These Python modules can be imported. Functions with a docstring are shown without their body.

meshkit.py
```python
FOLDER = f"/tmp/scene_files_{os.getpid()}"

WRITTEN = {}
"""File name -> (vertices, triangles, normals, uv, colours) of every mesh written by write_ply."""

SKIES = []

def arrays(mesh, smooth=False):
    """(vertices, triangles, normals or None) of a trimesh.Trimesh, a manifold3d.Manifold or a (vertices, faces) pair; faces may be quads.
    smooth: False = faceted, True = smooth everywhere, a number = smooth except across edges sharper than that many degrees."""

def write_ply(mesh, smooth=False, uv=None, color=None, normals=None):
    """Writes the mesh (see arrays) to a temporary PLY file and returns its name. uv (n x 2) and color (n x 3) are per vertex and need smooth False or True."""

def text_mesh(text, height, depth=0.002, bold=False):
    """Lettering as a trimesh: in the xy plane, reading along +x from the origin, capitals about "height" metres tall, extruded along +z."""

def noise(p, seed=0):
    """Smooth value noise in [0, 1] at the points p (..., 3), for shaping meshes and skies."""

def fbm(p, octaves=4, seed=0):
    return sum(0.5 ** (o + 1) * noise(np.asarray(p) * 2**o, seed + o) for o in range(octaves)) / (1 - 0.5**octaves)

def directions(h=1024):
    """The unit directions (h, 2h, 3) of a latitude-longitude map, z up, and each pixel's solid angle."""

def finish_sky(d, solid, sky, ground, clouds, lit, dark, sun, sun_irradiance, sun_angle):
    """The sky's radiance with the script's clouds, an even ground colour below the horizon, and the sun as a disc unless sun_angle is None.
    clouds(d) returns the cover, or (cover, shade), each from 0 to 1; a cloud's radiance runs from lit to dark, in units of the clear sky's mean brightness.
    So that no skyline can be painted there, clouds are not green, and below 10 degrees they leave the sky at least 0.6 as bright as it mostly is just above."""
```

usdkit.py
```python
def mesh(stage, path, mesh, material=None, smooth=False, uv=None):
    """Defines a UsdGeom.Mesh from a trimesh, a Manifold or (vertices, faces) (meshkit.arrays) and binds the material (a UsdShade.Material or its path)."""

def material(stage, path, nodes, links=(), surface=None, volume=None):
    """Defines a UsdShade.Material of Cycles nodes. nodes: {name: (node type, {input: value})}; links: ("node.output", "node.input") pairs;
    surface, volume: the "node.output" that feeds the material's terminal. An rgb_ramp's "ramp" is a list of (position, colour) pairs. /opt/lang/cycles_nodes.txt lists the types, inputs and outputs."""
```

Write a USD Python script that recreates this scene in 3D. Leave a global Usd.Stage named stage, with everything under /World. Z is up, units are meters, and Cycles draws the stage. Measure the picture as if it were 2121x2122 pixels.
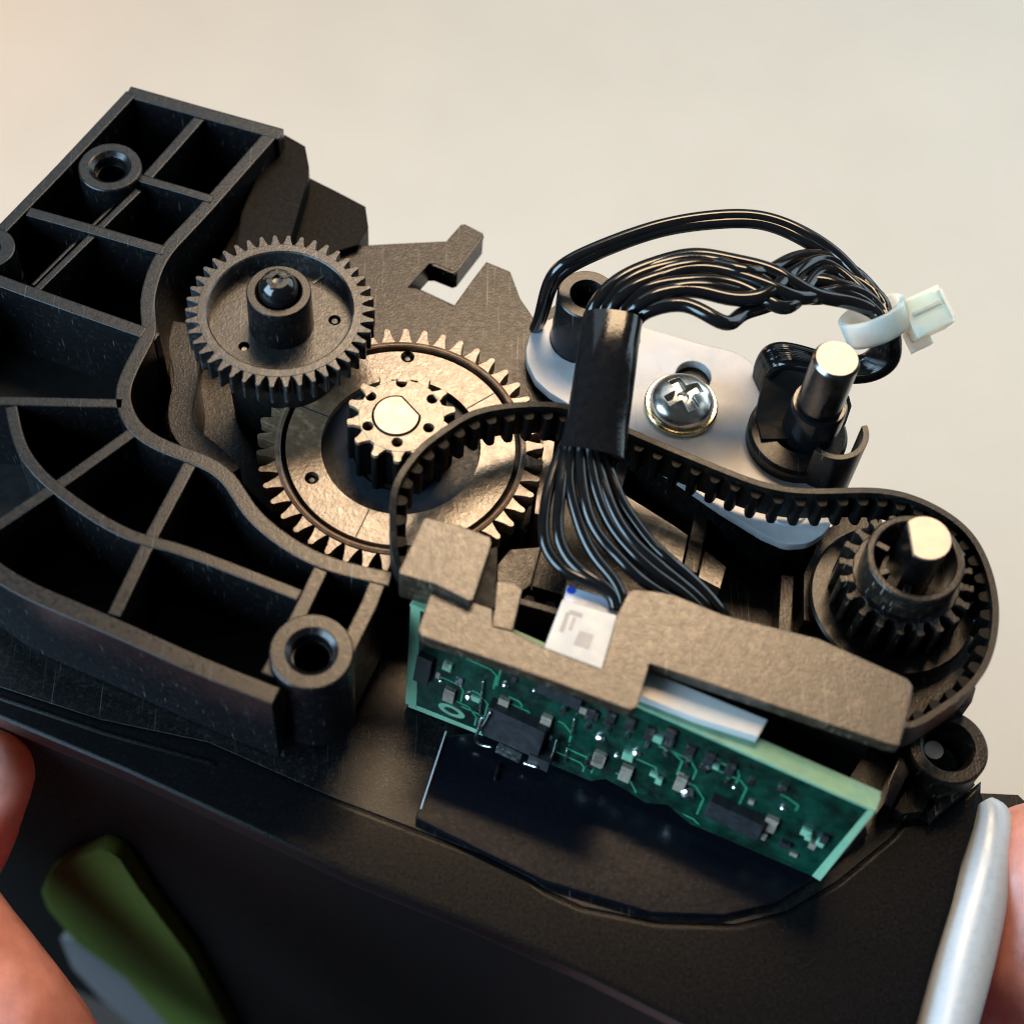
import math, random
import numpy as np, trimesh, manifold3d as m3, usdkit, meshkit
from scipy.interpolate import CubicSpline
from shapely.geometry import Polygon, LineString, Point, MultiPolygon
from shapely.ops import unary_union
from pxr import Usd, UsdGeom, UsdLux, UsdShade, Gf, Sdf

random.seed(7); rng = np.random.default_rng(7)
stage = Usd.Stage.CreateInMemory()
UsdGeom.SetStageUpAxis(stage, UsdGeom.Tokens.z); UsdGeom.SetStageMetersPerUnit(stage, 1.0)
UsdGeom.Xform.Define(stage, '/World')
MM = 0.001
# ------------------------------------------------------------------ camera (millimetres, z = axis of the gears)
W, H, F, DIST = 2121.0, 2122.0, 3600.0, 180.0
CX, CY = W / 2, H / 2
n = np.array([807 - CX, 3143 - CY, F]); n /= np.linalg.norm(n)
Zw = -n
Xw = np.array([1.0, 0, 0]) - Zw[0] * Zw; Xw /= np.linalg.norm(Xw)
Yw = np.cross(Zw, Xw)
MW = np.array([Xw, Yw, Zw])
CAM = -MW @ (np.array([830.6 - CX, 922 - CY, F]) / F * DIST)

def ray(px, py):
    return MW @ np.array([px - CX, py - CY, F])

def U(px, py, z=0.0):
    d = ray(px, py)
    return CAM + d * ((z - CAM[2]) / d[2])

def Uplane(px, py, p0, nn):
    d = ray(px, py)
    return CAM + d * (np.dot(p0 - CAM, nn) / np.dot(d, nn))

cam = UsdGeom.Camera.Define(stage, '/World/camera')
right, down, fwd = MW @ [1, 0, 0], MW @ [0, 1, 0], MW @ [0, 0, 1]
m = Gf.Matrix4d(*right, 0, *(-down), 0, *(-fwd), 0, *(CAM * MM), 1)
cam.AddTransformOp().Set(m)
HA = 24.0
cam.CreateHorizontalApertureAttr(HA); cam.CreateVerticalApertureAttr(HA * H / W)
cam.CreateFocalLengthAttr(HA * F / W)
cam.CreateClippingRangeAttr(Gf.Vec2f(0.005, 20))
cam.CreateFocusDistanceAttr(0.183); cam.CreateFStopAttr(HA * F / W / 2.9)
cam.CreateExposureAttr(0.35)

# ------------------------------------------------------------------ light: indoor lamps and added fill lights
def rect(name, pos, target, w, h, color, intensity):
    l = UsdLux.RectLight.Define(stage, '/World/' + name)
    pos, target = np.array(pos, float), np.array(target, float)
    z = (pos - target) / np.linalg.norm(pos - target)
    x = np.cross([0, 0, 1.0], z); x /= np.linalg.norm(x); y = np.cross(z, x)
    l.AddTransformOp().Set(Gf.Matrix4d(*x, 0, *y, 0, *z, 0, *(pos * MM), 1))
    l.CreateWidthAttr(w * MM); l.CreateHeightAttr(h * MM)
    l.CreateColorAttr(Gf.Vec3f(*color)); l.CreateIntensityAttr(intensity)
    return l
def mirror_pos(px, py, dist, z=0.0):
    p = U(px, py, z); d = ray(px, py); d = d / np.linalg.norm(d); d = d * [1, 1, -1]
    return p + d * dist, p
kp, kt = mirror_pos(1180, 1040, 420)
rect('warm_lamp', kp, kt, 190, 140, (1.0, 0.70, 0.42), 21.0)
rect('window_light', (-265, -135, 105), (0, 0, 5), 280, 260, (0.50, 0.77, 1.0), 12.0)
rw = U(3300, 500, -230)
rect('cool_table_fill', rw + [60, 40, 330], U(1900, 500, -230), 420, 420, (0.66, 0.86, 1.0), 2.8)  # added cool fill for the right of the table, no window is known there
cp, ct = mirror_pos(350, 330, 800)
rect('rib_sheen_fill', cp, ct, 900, 420, (0.68, 0.87, 1.0), 1.1)  # added bluish panel out of view, placed for sheen on the frame ribs
tl = U(-700, 60, -230)
rect('warm_table_fill', tl + [-60, 60, 150], tl + [120, -20, 0], 110, 110, (1.0, 0.46, 0.13), 5.5)  # added low warm fill out of view, tints the left of the table
dome = UsdLux.DomeLight.Define(stage, '/World/room_light')
dm = usdkit.material(stage, '/World/Looks/room_glow', {'b': ('background_shader', {'color': (0.80, 0.9, 1.0), 'strength': 0.045})}, surface='b.background')
UsdShade.MaterialBindingAPI.Apply(dome.GetPrim()).Bind(dm)

# ------------------------------------------------------------------ materials
def mat(name, col, rough=0.45, metal=0.0, var=0.25, scale=900.0, bump=0.0, bevel=0.12, spec=0.5, dust=None, dust_amt=0.5, dust_scale=700, scratch=0.0, trans=0.0, sss=0.0, coat=0.0, stretch=(1, 1, 1), rvar=0.15, speck=None, dlo=0.52, scol=(0.22, 0.22, 0.23)):
    c = np.array(col, float)
    N = {'g': ('geometry', {}), 'mp': ('mapping', {'scale': stretch}), 'n': ('noise_texture', {'scale': scale, 'detail': 5.0, 'roughness': 0.65}),
         'r': ('rgb_ramp', {'ramp': [(0.25, tuple(c * (1 - var))), (0.75, tuple(np.minimum(c * (1 + var), 1)))]}),
         'rr': ('map_range', {'from_min': 0.25, 'from_max': 0.75, 'to_min': max(rough - rvar, 0.03), 'to_max': min(rough + rvar, 1)}),
         'p': ('principled_bsdf', {'metallic': metal, 'specular_ior_level': spec, 'transmission_weight': trans, 'coat_weight': coat})}
    L = [('g.position', 'mp.vector'), ('mp.vector', 'n.vector'), ('n.fac', 'r.fac'), ('n.fac', 'rr.value'), ('rr.result', 'p.roughness')]
    last = 'r.color'
    if dust is not None:
        N['dn'] = ('noise_texture', {'scale': dust_scale, 'detail': 8.0, 'roughness': 0.75})
        N['dr'] = ('map_range', {'from_min': dlo, 'from_max': dlo + 0.2, 'to_min': 0.0, 'to_max': dust_amt})
        N['dm'] = ('mix_color', {'b': dust})
        L += [('g.position', 'dn.vector'), ('dn.fac', 'dr.value'), ('dr.result', 'dm.fac'), (last, 'dm.a')]
        last = 'dm.result'
    if scratch:
        for i_, (rz, sx) in enumerate(((0.5, (5200, 110, 400)), (2.1, (4300, 90, 400)))):
            N[f'xm{i_}'] = ('mapping', {'rotation': (0.1, 0.15, rz), 'scale': sx})
            N[f'xn{i_}'] = ('noise_texture', {'scale': 1.0, 'detail': 1.5})
            N[f'xr{i_}'] = ('map_range', {'from_min': 0.69, 'from_max': 0.75, 'to_min': 0.0, 'to_max': scratch})
            N[f'xc{i_}'] = ('mix_color', {'b': scol})
            L += [('g.position', f'xm{i_}.vector'), (f'xm{i_}.vector', f'xn{i_}.vector'), (f'xn{i_}.fac', f'xr{i_}.value'), (f'xr{i_}.result', f'xc{i_}.fac'), (last, f'xc{i_}.a')]
            last = f'xc{i_}.result'
    if speck is not None:
        N['sv'] = ('voronoi_texture', {'scale': 420.0})
        N['sr'] = ('map_range', {'from_min': 0.05, 'from_max': 0.09, 'to_min': 0.85, 'to_max': 0.0})
        N['sm'] = ('mix_color', {'b': speck})
        L += [('g.position', 'sv.vector'), ('sv.distance', 'sr.value'), ('sr.result', 'sm.fac'), (last, 'sm.a')]
        last = 'sm.result'
    L.append((last, 'p.base_color'))
    if sss:
        N['p'][1].update({'subsurface_weight': sss, 'subsurface_radius': (1.0, 0.35, 0.2), 'subsurface_scale': 0.004})
    nrm = None
    if bevel:
        N['bv'] = ('bevel', {'radius': bevel * MM, 'samples': 4}); nrm = 'bv.bevel'
    if bump:
        N['bn'] = ('noise_texture', {'scale': scale * 2.5, 'detail': 4.0})
        N['bp'] = ('bump', {'strength': bump, 'distance': 0.00012})
        L += [('mp.vector', 'bn.vector'), ('bn.fac', 'bp.height')]
        if nrm: L.append((nrm, 'bp.normal'))
        nrm = 'bp.normal'
    if nrm: L.append((nrm, 'p.normal'))
    return usdkit.material(stage, '/World/Looks/' + name, N, L, surface='p.BSDF')

M = {}
M['black'] = mat('black_plastic', (0.0035, 0.0035, 0.004), 0.28, spec=0.35, scale=3000, dust=(0.04, 0.037, 0.034), dust_amt=0.4, dust_scale=1500, bump=0.1, rvar=0.08, scratch=0.15)
M['frame'] = mat('frame_plastic', (0.0035, 0.0038, 0.0046), 0.27, spec=0.38, scale=1800, dust=(0.075, 0.07, 0.066), dust_amt=0.45, dust_scale=1400, dlo=0.57, bump=0.12, bevel=0.24, rvar=0.10, scratch=0.14)
M['deep'] = mat('pocket_plastic', (0.003, 0.003, 0.003), 0.6, bevel=0, spec=0.25)
M['gear_dark'] = mat('gear_plastic_dark', (0.014, 0.0138, 0.0145), 0.34, scale=1500, dust=(0.16, 0.14, 0.125), dust_amt=0.5, dust_scale=1000, bump=0.2, bevel=0.12, rvar=0.1, scratch=0.4, scol=(0.25, 0.23, 0.22))
M['lit_tan'] = mat('greasy_plastic_lamplit', (0.12, 0.074, 0.043), 0.30, dust=(0.46, 0.28, 0.145), dust_amt=0.6, dust_scale=450, bump=0.3, bevel=0.1, scale=900, spec=0.9, rvar=0.1)  # warm lamp sheen put into tan base and patches; also colours lit chassis areas
M['chassis'] = mat('chassis_plastic', (0.010, 0.0078, 0.0065), 0.31, spec=0.27, scale=1500, dust=(0.12, 0.092, 0.066), dust_amt=0.5, dust_scale=1000, bump=0.25, bevel=0.18, rvar=0.10, scratch=0.5, scol=(0.3, 0.25, 0.2))
M['bracket'] = mat('bracket_plastic', (0.022, 0.015, 0.0095), 0.34, spec=0.6, scale=1600, stretch=(1, 0.8, 1), var=0.35, dust=(0.19, 0.132, 0.084), dust_amt=0.6, dust_scale=900, bump=0.2, bevel=0.22, rvar=0.08, scratch=0.25, scol=(0.3, 0.24, 0.18))
M['rubber'] = mat('belt_rubber', (0.004, 0.0036, 0.0033), 0.38, spec=0.35, dust=(0.07, 0.056, 0.042), dust_amt=0.5, dust_scale=1500, bump=0.35, bevel=0.12, scale=2200, rvar=0.1)
M['shaded_tooth_rubber'] = mat('belt_rubber_shaded', (0.003, 0.0028, 0.0026), 0.5, spec=0.12, bump=0.3, bevel=0.1, scale=2500)  # same belt rubber; shade on the teeth put into darker colour and weaker gloss
M['wire'] = mat('wire_insulation', (0.005, 0.005, 0.0055), 0.13, var=0.2, bevel=0, rvar=0.04)
M['sleeve'] = mat('shrink_tube', (0.005, 0.0052, 0.006), 0.15, spec=0.45, bump=0.10, scale=1200, bevel=0, rvar=0.05)
M['steel'] = mat('steel', (0.40, 0.345, 0.30), 0.5, metal=1.0, var=0.15, bevel=0.08, rvar=0.1)
M['chrome'] = mat('screw_chrome', (0.70, 0.66, 0.60), 0.26, metal=1.0, var=0.08, bevel=0.14, rvar=0.06)
M['steel_dark_reflect'] = mat('steel_dark_reflect', (0.16, 0.16, 0.17), 0.25, metal=1.0, var=0.1, bevel=0.08, rvar=0.05)  # same steel; dark reflections on pin and shaft sides put into the colour
M['ring_blue'] = mat('ring_plastic_blue_black', (0.012, 0.016, 0.022), 0.5, spec=0.25, scale=2500, bevel=0.1)
M['plate'] = mat('coated_plate', (0.50, 0.51, 0.54), 0.36, metal=0.0, var=0.08, scale=350, rvar=0.1, bump=0.1, bevel=0.25, scratch=0.25, scol=(0.30, 0.30, 0.31), dust=(0.42, 0.38, 0.32), dust_amt=0.5, dust_scale=260)
M['nylon'] = mat('nylon_tie', (0.66, 0.67, 0.52), 0.28, var=0.10, scale=250, sss=0.7, bevel=0.5)
M['white'] = mat('white_connector', (0.46, 0.43, 0.41), 0.4, var=0.06, scale=500, bevel=0.2, sss=0.2)
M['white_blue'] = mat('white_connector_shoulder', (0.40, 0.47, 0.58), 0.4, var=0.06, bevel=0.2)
M['white2'] = mat('white_connector_shaded', (0.30, 0.275, 0.265), 0.5, var=0.06, bevel=0)
M['pcb'] = mat('board_solder_mask', (0.002, 0.026, 0.016), 0.3, var=0.6, scale=420, dust=(0.003, 0.005, 0.004), dust_amt=1.0, dust_scale=260, dlo=0.44, bump=0.3, bevel=0.05)
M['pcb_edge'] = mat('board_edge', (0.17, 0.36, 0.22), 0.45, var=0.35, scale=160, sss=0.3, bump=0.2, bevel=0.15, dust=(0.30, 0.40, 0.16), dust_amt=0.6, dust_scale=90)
M['track'] = mat('board_track', (0.02, 0.14, 0.075), 0.35, bevel=0)
M['smd'] = mat('chip_component', (0.20, 0.165, 0.13), 0.4, var=0.35, bevel=0.05)
M['solder'] = mat('solder', (0.75, 0.78, 0.76), 0.2, metal=1.0, var=0.1, bump=0.5, bevel=0.05)
M['ic'] = mat('chip_black', (0.015, 0.015, 0.017), 0.4, bevel=0.08)
M['wall'] = mat('wall_plastic', (0.0025, 0.0024, 0.0025), 0.5, spec=0.08, scale=2500, bump=0.08, bevel=0.4)
M['gloss'] = mat('gloss_panel', (0.003, 0.0036, 0.006), 0.16, spec=0.4, bevel=0.2, rvar=0.03, var=0.2, scale=2500, bump=0.04)
M['cover'] = mat('cover_plastic', (0.003, 0.0031, 0.0036), 0.19, spec=0.18, scale=3000, dust=(0.02, 0.02, 0.022), dust_amt=0.25, dust_scale=2500, bump=0.06, bevel=0.8, rvar=0.04)
M['silver'] = mat('silver_paint', (0.40, 0.45, 0.50), 0.36, metal=0.1, var=0.04, bevel=0)
M['skin'] = mat('skin', (0.58, 0.25, 0.205), 0.45, var=0.25, scale=260, sss=0.3, bump=0.6, bevel=0)
M['green'] = mat('olive_foam', (0.055, 0.075, 0.014), 0.95, spec=0.1, var=0.3, scale=1200, bump=0.8, bevel=1.2)
M['pale'] = mat('pale_backing', (0.085, 0.08, 0.082), 0.8, spec=0.1, var=0.15, bevel=0.6)
M['table'] = mat('table_surface', (0.61, 0.54, 0.45), 0.6, var=0.03, scale=30, bevel=0, rvar=0.05)

# ------------------------------------------------------------------ scene objects
used = {}
def numbered(parent, name):
    k = used.get((parent, name), 0); used[(parent, name)] = k + 1
    return name if k == 0 else f'{name}_{k:03d}'

class Node:
    def __init__(s, path, origin): s.path, s.origin = path, origin

def thing(name, label, cat, base, group=None, kind=None):
    p = '/World/' + numbered('/World', name)
    x = UsdGeom.Xform.Define(stage, p); base = np.array(base, float)
    x.AddTranslateOp().Set(Gf.Vec3d(*map(float, base * MM)))
    o = x.GetPrim(); o.SetCustomDataByKey('label', label); o.SetCustomDataByKey('category', cat)
    if group: o.SetCustomDataByKey('group', group)
    if kind: o.SetCustomDataByKey('kind', kind)
    return Node(p, base)

def part(parent, name, mesh, material, smooth=32, label=None, stuff=False):
    v, f, _ = meshkit.arrays(mesh, False)
    p = parent.path + '/' + numbered(parent.path, name)
    g = usdkit.mesh(stage, p, ((v - parent.origin) * MM, f), material, smooth=smooth)
    if label: g.GetPrim().SetCustomDataByKey('label', label)
    if stuff: g.GetPrim().SetCustomDataByKey('kind', 'stuff')
    return Node(p, parent.origin)

def solo(name, mesh, material, label, cat, kind=None, smooth=32):
    p = '/World/' + numbered('/World', name); v, f, _ = meshkit.arrays(mesh, False)
    g = usdkit.mesh(stage, p, (v * MM, f), material, smooth=smooth).GetPrim()
    g.SetCustomDataByKey('label', label); g.SetCustomDataByKey('category', cat)
    if kind: g.SetCustomDataByKey('kind', kind)
    return g

# ------------------------------------------------------------------ shape helpers
def zoom(x0, y0, s):
    return lambda *pts: [(x0 + x * s, y0 + y * s) for x, y in pts]
z1, z2, z3 = zoom(0, 130, .41429), zoom(0, 700, .46608), zoom(500, 600, .36251)
z4, z5, z6 = zoom(1050, 400, .49197), zoom(1400, 900, .41413), zoom(780, 1030, .36251)
z7, z8, z9 = zoom(1200, 1200, .41429), zoom(0, 1400, .51787), zoom(1100, 1500, .52874)
z10, z11, z12 = zoom(350, 430, .25893), zoom(720, 440, .25893), zoom(1500, 650, .25873)
z13, z14, z16 = zoom(1650, 1400, .24391), zoom(840, 1250, .25893), zoom(1100, 850, .31072)

def XY(pts, z): return [tuple(U(x, y, z)[:2]) for x, y in pts]
def poly(pts, z): return Polygon(XY(pts, z)).buffer(0)
def spline_pts(pts, k=8, closed=False):
    p = np.array(pts, float)
    if closed: p = np.vstack([p, p[:1]])
    t = np.r_[0, np.cumsum(np.linalg.norm(np.diff(p, axis=0), axis=1) ** 0.7)]
    cs = CubicSpline(t, p, bc_type='periodic' if closed else 'natural')
    nn = k * (len(p) - 1)
    return cs(np.linspace(0, t[-1], nn + 1)[: nn if closed else None])
def strip(pts, z, w, curve=False, cap=2):
    q = np.array(XY(pts, z))
    if curve: q = spline_pts(q, 8)
    return LineString(q).buffer(w / 2, cap_style=cap, join_style=1)
def circ(c, r, k=48): return Point(c[0], c[1]).buffer(r, quad_segs=k // 4)
def ext(shape, z0, z1):
    geoms = [g for g in (shape.geoms if hasattr(shape, 'geoms') else [shape]) if g.area > 1e-4]
    out = []
    for g in geoms:
        g = g.simplify(0.01)
        e = trimesh.creation.extrude_polygon(g, z1 - z0, engine='earcut'); e.apply_translation([0, 0, z0]); out.append(e)
    return trimesh.util.concatenate(out)
def lathe(profile, c, seg=64):
    e = trimesh.creation.revolve(np.array(profile, float), sections=seg)
    e.apply_translation([c[0], c[1], 0]); return e
def tube(path, r, seg=10, k=8, smooth=True, flat=None):
    p = spline_pts(path, k) if smooth else np.array(path, float)
    t = np.gradient(p, axis=0); t /= np.linalg.norm(t, axis=1)[:, None]
    rr = np.full(len(p), r) if np.isscalar(r) else np.interp(np.linspace(0, 1, len(p)), np.linspace(0, 1, len(r)), r)
    u = np.cross(t[0], [0.3, 0.2, 1.0]); u /= np.linalg.norm(u)
    V = []
    for i in range(len(p)):
        u = u - t[i] * np.dot(u, t[i]); u /= np.linalg.norm(u)
        w = np.cross(t[i], u)
        a = np.linspace(0, 2 * np.pi, seg, endpoint=False)
        V.append(p[i] + rr[i] * (np.cos(a)[:, None] * u + np.sin(a)[:, None] * w))
    V = np.array(V); nr = len(p)
    Fs = []
    for i in range(nr - 1):
        for j in range(seg):
            a, b = i * seg + j, i * seg + (j + 1) % seg
            Fs += [[a, b, b + seg], [a, b + seg, a + seg]]
    verts = np.vstack([V.reshape(-1, 3), p[:1], p[-1:]])
    s, e = nr * seg, nr * seg + 1
    for j in range(seg):
        Fs += [[s, (j + 1) % seg, j], [e, (nr - 1) * seg + j, (nr - 1) * seg + (j + 1) % seg]]
    return trimesh.Trimesh(verts, np.array(Fs), process=False)
def slab(front, thick_vec):
    """closed solid from a front loop (n x 3) pushed along thick_vec"""
    f = np.array(front, float); k = len(f)
    V = np.vstack([f, f + thick_vec]); T = []
    c = trimesh.creation.triangulate_polygon
    for i in range(1, k - 1): T += [[0, i, i + 1], [k, k + i + 1, k + i]]
    for i in range(k):
        j = (i + 1) % k; T += [[i, k + i, k + j], [i, k + j, j]]
    e = trimesh.Trimesh(V, np.array(T), process=False); trimesh.repair.fix_normals(e); return e
def obox(c, ax, ay, az, sx, sy, sz):
    e = trimesh.creation.box((sx, sy, sz)); T = np.eye(4); T[:3, :3] = np.array([ax, ay, az]).T; T[:3, 3] = c
    e.apply_transform(T); return e

# ------------------------------------------------------------------ table
TZ = -230.0
bc = U(1060, 1760, TZ)
tb = trimesh.creation.box((2400, 1500, 22)); tb.apply_translation([bc[0], bc[1] + 750, TZ - 11])
g = solo('tabletop', tb, M['table'], 'plain off-white table surface blurred behind the machine', 'table', kind='structure')

# ------------------------------------------------------------------ housing
ZD = -13.0
groove = [(-640, 1180), (-300, 1310), (-120, 1375)] + z8((0, 50), (400, 180), (830, 270), (1350, 500), (1931, 720)) + z9((0, 610), (60, 655), (200, 720), (500, 780), (800, 790), (1000, 740), (1200, 620), (1420, 440))
tail = z13((810, 1370), (960, 1180), (1130, 1270), (1520, 935), (1565, 900))
rightedge = [(2031, 1644), (2016, 1717), (1991, 1790), (1972, 1871), (1935, 1990), (1898, 2122), (1850, 2290)]
lipedge = [(1417, 2122), (1220, 2023), (1000, 1923), (725, 1814), (492, 1705), (259, 1597), (0, 1488), (-160, 1415), (-640, 1215)]
cover2d = Polygon(XY(groove[:-1], ZD) + XY(tail, ZD) + XY(rightedge, ZD) + XY([(1800, 2420)], ZD) + XY(lipedge, ZD)).buffer(0)
housing = thing('machine_housing', 'dark plastic machine housing with curved front lip and silver trim, lying across the lower half', 'housing', [*U(1000, 1900, ZD)[:2], -150])
part(housing, 'cover_plate', ext(cover2d, ZD - 3.0, ZD), M['cover'])
inner = Polygon(XY(groove, ZD) + XY(z13((810, 1370), (960, 1180), (1130, 1270), (1520, 935)), ZD) + XY([(1960, 1500), (1700, 1300), (1300, 1000), (900, 760), (300, 640), (-200, 700), (-640, 980)], ZD)).buffer(0)
part(housing, 'inner_floor', ext(inner.buffer(-0.08), ZD - 4, ZD + 0.12), M['black'])
part(housing, 'front_wall', ext(unary_union([cover2d, inner]).buffer(-1.6), -150, ZD - 3.02), M['wall'])
gp = poly([(920, 1524), (858, 1695), (1000, 1766), (1130, 1828), (1350, 1893), (1500, 1898), (1610, 1872), (1700, 1815), (1800, 1730), (1760, 1600), (1400, 1480)], ZD + 1.2).buffer(-0.1)
part(housing, 'glossy_panel', ext(gp, ZD + 0.3, ZD + 1.2), M['gloss'], label='glossy blue black panel under the circuit board')
rl = strip([(924, 1516), (872, 1676)], ZD + 1.3, 0.17)
part(housing, 'panel_ridge', ext(rl, ZD + 0.4, ZD + 1.4), M["plate"])
rl = strip(z14((745, 1290), (715, 1410)), ZD + 1.6, 0.3)
part(housing, 'panel_ridge', ext(rl, ZD + 0.4, ZD + 1.6), M['frame'])
rl = strip(z8((-100, 55), (430, 232), (860, 352)), ZD + 0.2, 0.45)
part(housing, 'lip_groove_bead', ext(rl, ZD - 1, ZD + 0.12), M['cover'])
def dome_strip(L, R, z, depth):
    """rounded wall: left/right outlines (n x 2 px pairs) -> half round top"""
    L, R = np.array(spline_pts(XY(L, z), 6)), np.array(spline_pts(XY(R, z), 6)); V = []
    a = np.linspace(0, np.pi, 13)
    for l, r in zip(L, R):
        c, h = (l + r) / 2, (r - l) / 2; w = np.linalg.norm(h)
        ring = [[*(c - h), z - depth]] + [[*(c - h * math.cos(t)), z - w + w * math.sin(t)] for t in a] + [[*(c + h), z - depth]]
        V.append(ring)
    V = np.array(V); n_, k = V.shape[:2]; T = []
    for i in range(n_ - 1):
        for j in range(k):
            b, b2 = i * k + j, i * k + (j + 1) % k; T += [[b, b2, b2 + k], [b, b2 + k, b + k]]
    for j in range(1, k - 1): T += [[0, j + 1, j], [(n_ - 1) * k, (n_ - 1) * k + j, (n_ - 1) * k + j + 1]]
    e = trimesh.Trimesh(V.reshape(-1, 3), np.array(T), process=False); trimesh.repair.fix_normals(e); return e
part(housing, 'silver_trim', dome_strip([(2028, 1664), (2023, 1682), (2013, 1712), (1999, 1754), (1967, 1844), (1935, 1949), (1904, 2122), (1870, 2290)],
     [(2062, 1648), (2098, 1662), (2112, 1694), (2118, 1755), (2110, 1845), (2086, 1965), (2042, 2125), (1990, 2300)], ZD + 0.2, 60), M['silver'], label='silver painted edge trim')
rt = poly(z13((1560, 1000), (1880, 1015), (1960, 1090), (2000, 1140), (1740, 1190), (1600, 1120)), ZD - 8)
part(housing, 'rear_tab', ext(rt, ZD - 12, ZD - 8), M['black'])

# ------------------------------------------------------------------ ribbed frame
ZF = 4.0
frame = thing('ribbed_frame', 'black ribbed plastic gearbox frame with open pockets and two screw bosses, at the left', 'frame', [*U(300, 800, ZF)[:2], -12])
fcount = [0]
def fstrip(name, pts, w, curve=False, depth=13.0, cap=2, top=ZF):
    fcount[0] += 1
    t = top - 0.05 * (fcount[0] % 9)
    s = strip(pts, top, w, curve, cap)
    for bz in bosses: s = s.difference(bz)
    part(frame, name, ext(s, t - depth, t), M['frame'])
bA, bB = U(*z1((550, 520))[0], ZF + .5), U(*z2((1383, 1395))[0], ZF + .5)
bC = U(*z1((-55, 925))[0], ZF + .5)
rA, rB = 3.45, 3.95
bosses = [circ(bA, rA - .1), circ(bB, rB - .1)]
fstrip('rim', z1((655, 150), (300, 530), (0, 840), (-250, 1130), (-420, 1500)), 1.25)
fstrip('rim', z1((640, 138), (1000, 240), (1405, 352)), 1.55)
fstrip('rim', z1((1360, 345), (1265, 452), (1170, 560), (1075, 668), (990, 762), (905, 852), (835, 930), (783, 1015), (752, 1105), (737, 1210), (742, 1340)) + z2((640, 20), (565, 170), (548, 270), (585, 370), (650, 435), (770, 495), (900, 545), (1010, 620), (1100, 750), (1250, 890), (1420, 985), (1580, 1035), (1735, 1070)), 1.5, True)
fstrip('rim', z2((-220, 830), (-80, 985), (100, 1105), (300, 1195), (600, 1325), (900, 1460), (1225, 1590)), 1.75, True)
fstrip('rim', z2((1690, 1050), (1640, 1180), (1560, 1340), (1490, 1480)), 1.5)
fstrip('rib', z1((1000, 262), (870, 410), (735, 560)), 1.15, depth=12)
fstrip('rib', z1((690, 625), (430, 880), (150, 1155)), 0.75, depth=12)
fstrip('rib', z1((575, 690), (400, 860), (160, 1100)), 0.35, depth=12, top=ZF - 1.2)
fstrip('rib', z1((700, 575), (860, 620), (1060, 680)), 0.95, depth=12)
fstrip('rib', z1((140, 740), (480, 835), (820, 935)), 1.15, depth=12)
fstrip('rib', z1((-150, 1030), (60, 1110), (380, 1225), (720, 1345)), 1.35, depth=12)
fstrip('rib', z2((-300, 272), (100, 278), (540, 288)), 1.05, depth=12)
fstrip('rib', z2((48, 300), (90, 470), (160, 580), (250, 665), (400, 775), (600, 880), (760, 925), (1000, 1010), (1330, 1140)), 1.15, True, depth=12)
fstrip('rib', z2((600, 405), (300, 620), (-120, 900)), 1.15, depth=12)
fstrip('rib', z2((850, 540), (680, 860), (505, 1225)), 1.25, depth=12)
fstrip('rib', z2((1440, 990), (1340, 1200), (1190, 1490)), 1.35, depth=12)
fstrip('rim_nub', z1((740, 1340), (785, 1360)), 1.0)
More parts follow.
